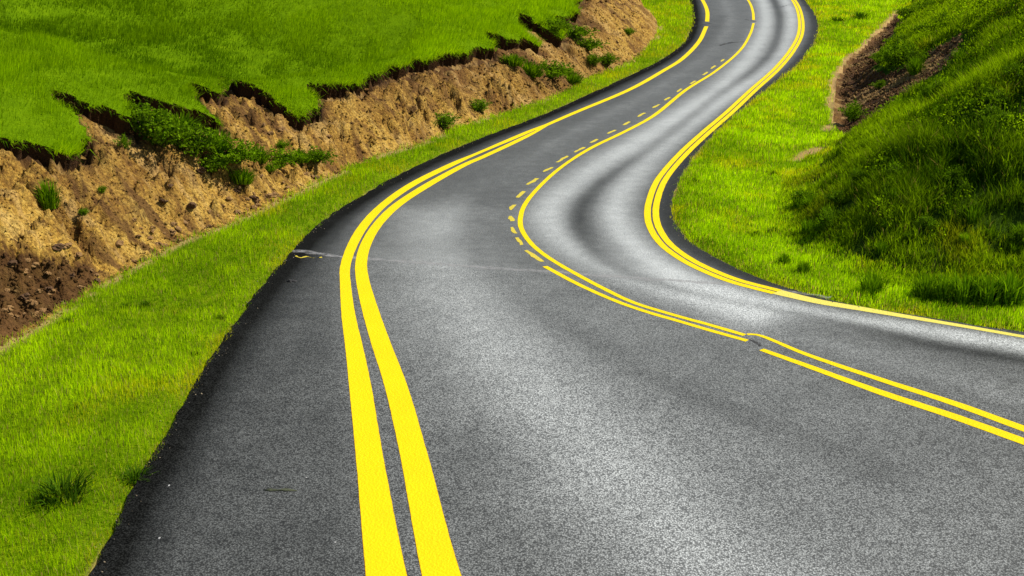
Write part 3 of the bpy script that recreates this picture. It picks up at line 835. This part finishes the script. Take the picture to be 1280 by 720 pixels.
# ------------------------------------------------------------------ shrubs and weeds
def shrub_meshes(kind, seed):
    """foliage mesh + stem mesh of unit height about 1, radius about .7"""
    rg = np.random.default_rng(seed)
    V = []; Fc = []; C = []; SV = []; SF = []
    nst = {'bush': 34, 'weed': 26, 'tuft': 0, 'sward': 0}[kind]
    for s_ in range(nst):
        th = rg.uniform(0, 2*math.pi); out = rg.uniform(.1, .85) if kind == 'bush' else rg.uniform(.05, .5)
        hh = rg.uniform(.55, 1.05)*(1-.45*out)
        b0 = np.array([math.cos(th), math.sin(th), 0])*rg.uniform(0, .05)
        p = [b0]
        for t in np.linspace(.2, 1, 5):
            p.append(b0+np.array([math.cos(th)*out*t**1.3, math.sin(th)*out*t**1.3, hh*t*(1.15-.25*t)])+rg.normal(0, .03, 3))
        p = np.array(p)
        for q_ in range(5):
            rad = .012*(1-q_*.15)
            k = len(SV)
            for pt, rd in ((p[q_], rad), (p[q_+1], rad*.85)):
                for w_ in range(3):
                    SV.append(pt+np.array([math.cos(w_*2.094), math.sin(w_*2.094), 0])*rd)
            for w_ in range(3):
                SF.append((k+w_, k+(w_+1) % 3, k+3+(w_+1) % 3, k+3+w_))
        tint = rg.uniform(0, 1)
        for l_ in range(46 if kind == 'bush' else 30):
            t = rg.uniform(.15, 1)**.8
            x = np.interp(t, np.linspace(0, 1, 6), p[:, 0]); y = np.interp(t, np.linspace(0, 1, 6), p[:, 1]); z = np.interp(t, np.linspace(0, 1, 6), p[:, 2])
            c_ = np.array([x, y, z])+rg.normal(0, .055, 3)
            L_ = rg.uniform(.05, .095) if kind == 'bush' else rg.uniform(.10, .24)
            W_ = L_*(.42 if kind == 'bush' else .11)
            d = rg.normal(0, 1, 3)+np.array([math.cos(th)*.7, math.sin(th)*.7, .5]); d /= np.linalg.norm(d)
            sd_ = np.cross(d, rg.normal(0, 1, 3)); sd_ /= np.linalg.norm(sd_)+1e-6
            nn_ = np.cross(d, sd_)
            k = len(V)
            V += [c_, c_+d*L_*.5+sd_*W_+nn_*.01, c_+d*L_, c_+d*L_*.5-sd_*W_+nn_*.01]
            Fc.append((k, k+1, k+2, k+3))
            tt = np.clip(tint*.6+rg.uniform(0, .5), 0, 1)
            cc = np.array([.036, .098, .002])*(1-tt)+np.array([.17, .30, .006])*tt
            C += [cc]*4
    if kind in ('tuft', 'sward'):
        for s_ in range(190 if kind == 'tuft' else 330):
            th = rg.uniform(0, 2*math.pi); out = rg.uniform(.02, .55); hh = rg.uniform(.35, 1.0)*(1-.45*out)
            b0 = np.array([math.cos(th), math.sin(th), 0])*rg.uniform(0, .35)+np.array([0, 0, -.05])
            sd_ = np.array([-math.sin(th+rg.normal(0, .7)), math.cos(th), 0])*rg.uniform(.012, .024)
            m_ = b0+np.array([math.cos(th)*out*.4, math.sin(th)*out*.4, hh*.7]); t_ = b0+np.array([math.cos(th)*out, math.sin(th)*out, hh*.95])
            k = len(V); V += [b0-sd_, b0+sd_, m_+sd_*.8, m_-sd_*.8, t_]
            Fc += [(k, k+1, k+2, k+3), (k+3, k+2, k+4)]
            tt = rg.uniform(0, 1); cc = np.array([.020, .060, .003])*(1-tt)+np.array([.085, .17, .006])*tt if kind == 'tuft' else np.array([.045, .12, .002])*(1-tt)+np.array([.20, .36, .004])*tt
            C += [cc]*5
    def mk(nm, V_, F_, m, C_=None):
        o = mesh_from(nm, np.array(V_), np.array([i for f in F_ for i in f]), np.array([len(f) for f in F_]), m, None, {'col': np.array(C_)} if C_ else None)
        me = o.data; bpy.data.objects.remove(o); return me
    fo = mk('foliage', V, Fc, M_WEED, C)
    st = mk('stem', SV, SF, M_TWIG) if SV else None
    return fo, st
LIB = {k: [shrub_meshes(k, 100+i*7+len(k)) for i in range(4)] for k in ('bush', 'weed', 'tuft', 'sward')}

def plant(name, kind, px, py, size, label, cat, group=None, tall=1.0, Z=None, wide=1.0):
    p = hit(px, py, ZF if Z is None else Z)
    dist = math.hypot(p[0], p[1])
    rad = size*(1.25 if kind == 'bush' else 1.15)/F*math.sqrt(dist**2+(HC-p[2])**2)         # size given in photo pixels
    fo, st = random.choice(LIB[kind])
    if st:
        root = bpy.data.objects.new(name, None); root.empty_display_size = .1; COL.objects.link(root)
        for nm, me in (('foliage', fo), ('stems', st)):
            c = bpy.data.objects.new(nm, me); COL.objects.link(c); c.parent = root
    else:
        root = bpy.data.objects.new(name, fo); COL.objects.link(root)
    root.location = (p[0], p[1], p[2]-.03)
    k = rad/.72
    root.scale = (k*wide, k, k*tall); root.rotation_euler = (0, 0, random.uniform(0, 6.28) if wide == 1 else random.uniform(.5, .8) if wide < 1.4 else random.uniform(-.8, -.4))
    tag(root, label, cat, group)
    return root

# bushes and weeds on the bare bank, each described by where it grows
for args in [
 ('sward', 62, 256, 19, 'lone bright green grass clump low on the bare earth below the nearest turf overhang', 1.5, 1.0),
 ('bush', 156, 186, 9, 'tiny bush left of the large thicket on the upper bank', 1.5, 1.0),
 ('bush', 178, 160, 20, 'leafy bush hanging at the upper left corner of the thicket in the gully', 1.2, 1.5),
 ('bush', 200, 183, 30, 'largest bush of the thicket, its left bottom corner standing on tan earth', 1.2, 1.5),
 ('sward', 226, 170, 26, 'dense grass clump in the top middle of the thicket, right under the turf lip', 1.0, 1.5),
 ('bush', 243, 192, 28, 'dense bush in the heart of the thicket on the bank', 1.0, 1.5),
 ('sward', 270, 185, 22, 'grass clump right of the thicket centre, below a hanging lip of turf', 1.0, 1.5),
 ('bush', 266, 212, 18, 'low bush at the bottom of the thicket above dark gullies', .9, 1.5),
 ('bush', 296, 203, 24, 'bush on the right arm of the thicket between two bare patches', .9, 1.5),
 ('sward', 302, 226, 18, 'lowest grass clump of the thicket, nearest to the verge', .9, 1.5),
 ('sward', 322, 200, 18, 'grass clump trailing off the right arm of the thicket', .9, 1.5),
 ('bush', 338, 214, 9, 'very small bush below the two round bushes at the right end', 1.0, 1.0),
 ('bush', 349, 207, 20, 'round bright bush, second from the right end of the thicket', .9, 1.5),
 ('bush', 353, 185, 9, 'small pale bush on the open tan slope above the round bushes', 1.0, 1.0),
 ('sward', 376, 200, 14, 'low grass clump joining the round bush to the rightmost bush of the thicket', .9, 1.5),
 ('bush', 396, 203, 18, 'rightmost bush of the thicket, bright green over tan earth', .8, 1.5),
 ('weed', 553, 160, 24, 'wide dark weed patch, the left one of two on the long smooth cut face', .6, 1.3),
 ('weed', 600, 140, 18, 'small round weed patch, the right one of two on the long smooth cut face', .7, 1.1),
 ('sward', 641, 80, 15, 'grass clump at the upper left of the far green gully, beside the turf corner', .8, 1.5),
 ('sward', 662, 93, 20, 'grass clump in the middle of the far green gully', .8, 1.5),
 ('bush', 688, 98, 20, 'bush low in the far green gully, close to the verge', .8, 1.5),
 ('sward', 712, 102, 16, 'last grass clump at the foot of the far green gully', .8, 1.5),
 ('bush', 692, 38, 16, 'dark bush on a turf lobe high beside the farthest scar', .7, 1.5),
 ('bush', 718, 47, 16, 'bush at the left rim of the farthest bare scar', .8, 1.5),
 ('bush', 735, 62, 14, 'bush halfway down the left side of the farthest bare scar', .9, 1.5),
 ('weed', 742, 82, 15, 'dark weed at the foot of the farthest bare scar, left of its tip', .8, 1.0),
 ('weed', 760, 82, 16, 'dark weed at the foot of the farthest bare scar, next to the grass verge', .8, 1.0),
 ('weed', 786, 44, 11, 'small dark weed in the middle of the farthest bare scar', .7, 1.0),
 ('weed', 105, 268, 9, 'sprig of weeds on bare earth right of the lone grass clump', .8, 1.0),
 ('weed', 128, 240, 8, 'thin sprig of weeds higher on bare earth right of the lone grass clump', .9, 1.0)]:
    kind, x, y, s, lab, tall, wide = args
    plant({'sward': 'grass_clump'}.get(kind, kind), kind, x, y, s, lab, {'sward': 'grass clump'}.get(kind, kind), 'bushes on the bare bank', tall*.92, wide=wide)

# dark tufts standing in the mown verges
for x, y, s, lab in [
 (80, 625, 40, 'big dark grass tuft in the near left verge'),
 (168, 600, 24, 'dark grass tuft right at the ragged pavement edge near the camera'),
 (182, 383, 11, 'dark little tuft in mid left verge, the right one of a pair'),
 (158, 384, 9, 'dark little tuft in mid left verge, the left one of a pair'),
 (86, 403, 11, 'dark tuft in the left verge just under the dark slumped earth'),
 (243, 443, 8, 'little tuft in the left verge close to the pavement edge, below another'),
 (274, 398, 9, 'little tuft in the left verge close to the pavement edge, above another'),
 (94, 510, 9, 'single small tuft alone in the bright middle of the near left verge'),
 (967, 290, 12, 'dark tuft on the inner curve verge where the tall weeds begin'),
 (942, 294, 10, 'small dark tuft on the inner curve verge, left of the weeds'),
 (967, 218, 8, 'small dark tuft alone on the bright right verge'),
 (868, 228, 9, 'dark tuft on the tip of the right verge beside the asphalt'),
 (1047, 28, 11, 'dark tuft on the far right verge, nearer to the road'),
 (1075, 24, 14, 'dark tuft on the far right verge, nearer to the brown slope')]:
    plant('grass_tuft', 'tuft', x, y, s, lab, 'grass tuft', 'dark tufts in the verges', .62)

# bushes by the brown slope on the right
for x, y, s, lab in [
 (1105, 78, 17, 'leafy bush in the fork of the brown bare slope, lowest of the row'),
 (1120, 68, 18, 'leafy bush in the fork of the brown bare slope, second from below'),
 (1138, 55, 20, 'leafy bush on the brown bare slope, in the middle of the row'),
 (1158, 44, 20, 'leafy bush above the upper prong of the brown bare slope'),
 (1180, 32, 20, 'leafy bush near the top of the row climbing beside the brown slope'),
 (1135, 22, 18, 'leafy bush at the head of the brown slope by the far verge'),
 (1160, 14, 18, 'leafy bush at the top edge, behind the others beside the brown slope')]:
    plant('bush', 'bush', x, y, s*.72, lab, 'bush', 'bushes beside the brown slope', .7)

# tall weeds along the foot of the right hillside and scattered up the slope
for x, y, s, lab in [
 (1090, 366, 22, 'upright grass clump alone at the foot of the right hillside, left of the dense row'),
 (1155, 372, 24, 'grass clump at the hillside foot, first of the dense row from the left'),
 (1178, 374, 24, 'grass clump at the hillside foot, second of the dense row from the left'),
 (1205, 376, 28, 'tall grass clump at the hillside foot, third of the dense row from the left'),
 (1234, 378, 28, 'tall grass clump at the hillside foot, fourth of the dense row from the left'),
 (1262, 378, 30, 'tallest grass clump, at the right end of the row along the hillside foot'),
 (1004, 340, 12, 'small grass clump at the hillside foot on the inner curve, right of its twin'),
 (980, 330, 12, 'small grass clump at the hillside foot on the inner curve, left of its twin'),
 (1010, 292, 15, 'grass clump low on the right hillside above the inner curve'),
 (1000, 262, 14, 'yellowish grass clump where the right hillside meets the verge')]:
    plant('grass_clump', 'sward', x, y, s*.95, lab, 'grass clump', 'grass clumps at the foot of the hillside', 1.15)
rs = np.random.default_rng(5)
for k in range(110):
    x = rs.uniform(985, 1300); y = rs.uniform(60, 350)
    if (x < 1060 and y < 200) or x < 985+(200-min(y, 200))*.9 or y > 300+(x-985)*.18: continue
    kind = rs.choice(['weed', 'sward', 'bush', 'sward'])
    plant('weed', kind, x, y, rs.uniform(8, 17), 'green weed clump in the rank growth covering the right hillside', 'weed', 'weeds scattered over the hillside', rs.uniform(.8, 1.4))

# ------------------------------------------------------------------ clods, stones and litter
def rock_mesh(seed, rough=.6):
    rg = np.random.default_rng(seed)
    import bmesh
    bm = bmesh.new(); bmesh.ops.create_icosphere(bm, subdivisions=3, radius=1)
    off = rg.uniform(0, 50, 3)
    for v in bm.verts:
        c = v.co
        f = 1+rough*float(vnoise(np.array([c.x*1.6+off[0]+c.z]), np.array([c.y*1.6+off[1]-c.z*.7]), seed)[0])+rough*.5*float(vnoise(np.array([c.x*4+off[2]+c.z*2]), np.array([c.y*4-c.z*3]), seed+1)[0])
        v.co = c*f
    me = bpy.data.meshes.new('rock'); bm.to_mesh(me); bm.free()
    return me
ROCK = [rock_mesh(300+i) for i in range(5)]
def with_mat(me, m):
    me = me.copy(); me.materials.clear(); me.materials.append(m); return me
CLOD = [with_mat(m, M_CLOD) for m in ROCK]; DCLOD = [with_mat(m, M_DCLOD) for m in ROCK]
PEB = [with_mat(m, M_PEB) for m in ROCK]; DST = [with_mat(m, M_DSTONE) for m in ROCK]
def rock(name, lib, px, py, size, label, cat, group=None, flat=.65, ground=False):
    p = hit(px, py, ZF) if not ground else np.array([*gp(px, py), 0.0])
    k = size/F*math.sqrt(p[0]**2+p[1]**2+(HC-p[2])**2)
    o = bpy.data.objects.new(name, random.choice(lib)); COL.objects.link(o)
    o.location = (p[0], p[1], p[2]+k*flat*.35); o.scale = (k*random.uniform(.9, 1.4), k, k*flat)
    o.rotation_euler = (random.uniform(-.3, .3), random.uniform(-.3, .3), random.uniform(0, 6.28))
    return tag(o, label, cat, group)
dk = [(205,252),(224,262),(240,258),(264,259),(213,233),(245,235),(318,249),(52,304),(72,310),(115,275),(250,215),(232,208),(180,325),(155,335),(295,240),(372,240),(16,330),(90,345),(60,362),(120,352),(30,372),(80,380)]
for x, y in dk[::2]+dk[-6:]:
    rock('earth_clod', DCLOD, x, y, random.uniform(2.6, 5.2), 'dark lump of earth lying on the bare left bank', 'clod', 'dark earth clods on the bank')
for k in range(90):
    x = rs.uniform(0, 420); y0 = np.interp(x, [0, 115, 260, 420], [415, 362, 286, 215]); y = y0-rs.uniform(2, 110)*rs.random()
    p = hit(x, y, ZF); d_, s_, _ = sdist(np.array([p[:2]]), TL)
    if d_[0] < .1 or d_[0] > 2.6: continue
    rock('clod', CLOD, x, y, rs.uniform(1.8, 4.2), 'small tan lump of earth crumbled from the bare left bank', 'clod', 'tan earth clods on the bank')
# crumbled grains, uncountable
def crumbs():
    n0 = 150000
    a, r, v = scatter(n0, -30, 6, 18, 95)
    ok = ((Lm[v] & ~turf[v] & (lipdist[v] > .15)) | ((dl[v] > -.2) & (dl[v] <= 0) & (rng.random(n0) < .35))) & (rng.random(n0) < .9)
    a2, r2, v2 = scatter(n0//2, 8, 24, 35, 90)
    ok2 = (inscar[v2] & (pathd[v2] > .30)) & (rng.random(len(v2)) < .9)
    a = np.r_[a[ok], a2[ok2]]; r = np.r_[r[ok], r2[ok2]]; v = np.r_[v[ok], v2[ok2]]
    k_ = len(a); z = sampleZ(ZF, a, r)
    P = np.c_[r*np.sin(a), r*np.cos(a), z]
    oc = np.array([(1,0,0),(0,1,0),(-1,0,0),(0,-1,0),(0,0,1),(0,0,-1)], float)
    s = (np.abs(rng.normal(0, .019, k_))+.008)*np.clip(r/28, .8, 2)*np.where(inslump[v], 1.7, 1)
    V = P[:, None]+oc[None]*s[:, None, None]*rng.uniform(.5, 1.4, (k_, 6, 1))
    fo = np.array([(0,1,4),(1,2,4),(2,3,4),(3,0,4),(1,0,5),(2,1,5),(3,2,5),(0,3,5)])
    fl = (np.arange(k_)[:, None, None]*6+fo[None]).ravel()
    at = {n_: np.repeat(q_[v], 6) for n_, q_ in (('lip_shade', lip_shade*.5), ('dark', np.maximum(darks, inscar*.95)), ('brown', brown), ('streak', streak))}
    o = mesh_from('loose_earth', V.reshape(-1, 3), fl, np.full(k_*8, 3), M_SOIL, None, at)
    o['kind'] = 'stuff'
    return k_
print('crumbs', crumbs())

def grit():
    n0 = 9000
    E = np.vstack([RL, RR]); Z0 = rng.integers(0, len(E), n0)
    P = E[Z0]+rng.normal(0, .11, (n0, 2))
    ok = (P[:, 1] > 9) & (P[:, 1] < 70); P = P[ok]
    a = np.arctan2(P[:, 0], P[:, 1]); r = np.hypot(P[:, 0], P[:, 1])
    inside = sampleZ(SE, a, r) < 0
    z = np.where(inside, .004, sampleZ(ZF, a, r)+.01)
    k_ = len(P)
    oc = np.array([(1,0,0),(0,1,0),(-1,0,0),(0,-1,0),(0,0,.8),(0,0,-.4)], float)
    sz = np.abs(rng.normal(0, .008, k_))+.005
    V = np.c_[P, z][:, None]+oc[None]*sz[:, None, None]*rng.uniform(.5, 1.4, (k_, 6, 1))
    fo = np.array([(0,1,4),(1,2,4),(2,3,4),(3,0,4),(1,0,5),(2,1,5),(3,2,5),(0,3,5)])
    o = mesh_from('grit', V.reshape(-1, 3), (np.arange(k_)[:, None, None]*6+fo[None]).ravel(), np.full(k_*8, 3), M_GRIT)
    o['kind'] = 'stuff'
grit()
rock('stone', DST, 365, 352, 3.2, 'small dark stone lying on the left shoulder of the asphalt', 'stone', None, .5, True)
for x, y, s, lab in [(419, 678, 1.1, 'white pebble on the asphalt beside the thick near yellow line'), (383, 597, .9, 'white pebble on the asphalt above the dead leaf'),
                     (211, 607, 1.2, 'white pebble on the dark pavement edge, upper of two'), (199, 673, 1.4, 'white pebble on the dark pavement edge, lower of two')]:
    rock('pebble', PEB, x, y, s, lab, 'pebble', 'white pebbles on the asphalt', .5, True)
# dead leaf / twig litter on the near lane
p = np.array(gp(348, 613))
pts = np.array([(-.22, 0), (-.12, .035), (0, .02), (.1, .05), (.2, .015), (.27, -.02), (.12, -.035), (.02, -.012), (-.1, -.04)])
V = np.vstack([np.c_[pts+p, np.full(9, .008)+rng.uniform(0, .012, 9)], np.c_[pts+p, np.full(9, .003)]])
fl = list(range(9))+list(range(17, 8, -1)); sz = [9, 9]
for k in range(9):
    fl += [k, k+9, (k+1) % 9+9, (k+1) % 9]; sz.append(4)
o = mesh_from('dead_leaf', V, fl, sz, M_DEAD); tag(o, 'withered dark leaf lying flat on the near left shoulder', 'leaf')

# ------------------------------------------------------------------ camera, light, sky
cam = bpy.data.cameras.new('camera'); co = bpy.data.objects.new('camera', cam); COL.objects.link(co)
cam.sensor_width = 36; cam.lens = 36*F/1280; cam.clip_end = 9000; cam.clip_start = .1
co.location = (0, 0, HC); co.rotation_euler = (math.pi/2-PITCH, 0, 0)
scene.camera = co

EL, AZS = R(46), R(80)             # elevation, azimuth clockwise from +Y
sv = Vector((math.cos(EL)*math.sin(AZS), math.cos(EL)*math.cos(AZS), math.sin(EL)))
sun = bpy.data.lights.new('sun', 'SUN'); so = bpy.data.objects.new('sun', sun); COL.objects.link(so)
sun.energy = 4.6; sun.angle = R(.5); sun.color = (1, .94, .84)
so.rotation_euler = sv.to_track_quat('Z', 'Y').to_euler(); so.location = (40, 40, 60)
w = bpy.data.worlds.new('World'); scene.world = w; w.use_nodes = True
nt = w.node_tree; bg = nt.nodes['Background']
sky = nt.nodes.new('ShaderNodeTexSky'); sky.sky_type = 'NISHITA'; sky.sun_disc = False
sky.sun_elevation = EL; sky.sun_rotation = AZS
nt.links.new(sky.outputs[0], bg.inputs[0]); bg.inputs[1].default_value = .07
vs = scene.view_settings
vs.view_transform = 'Standard'; vs.look = 'None'; vs.exposure = 0.62; vs.gamma = 1; vs.use_curve_mapping = False
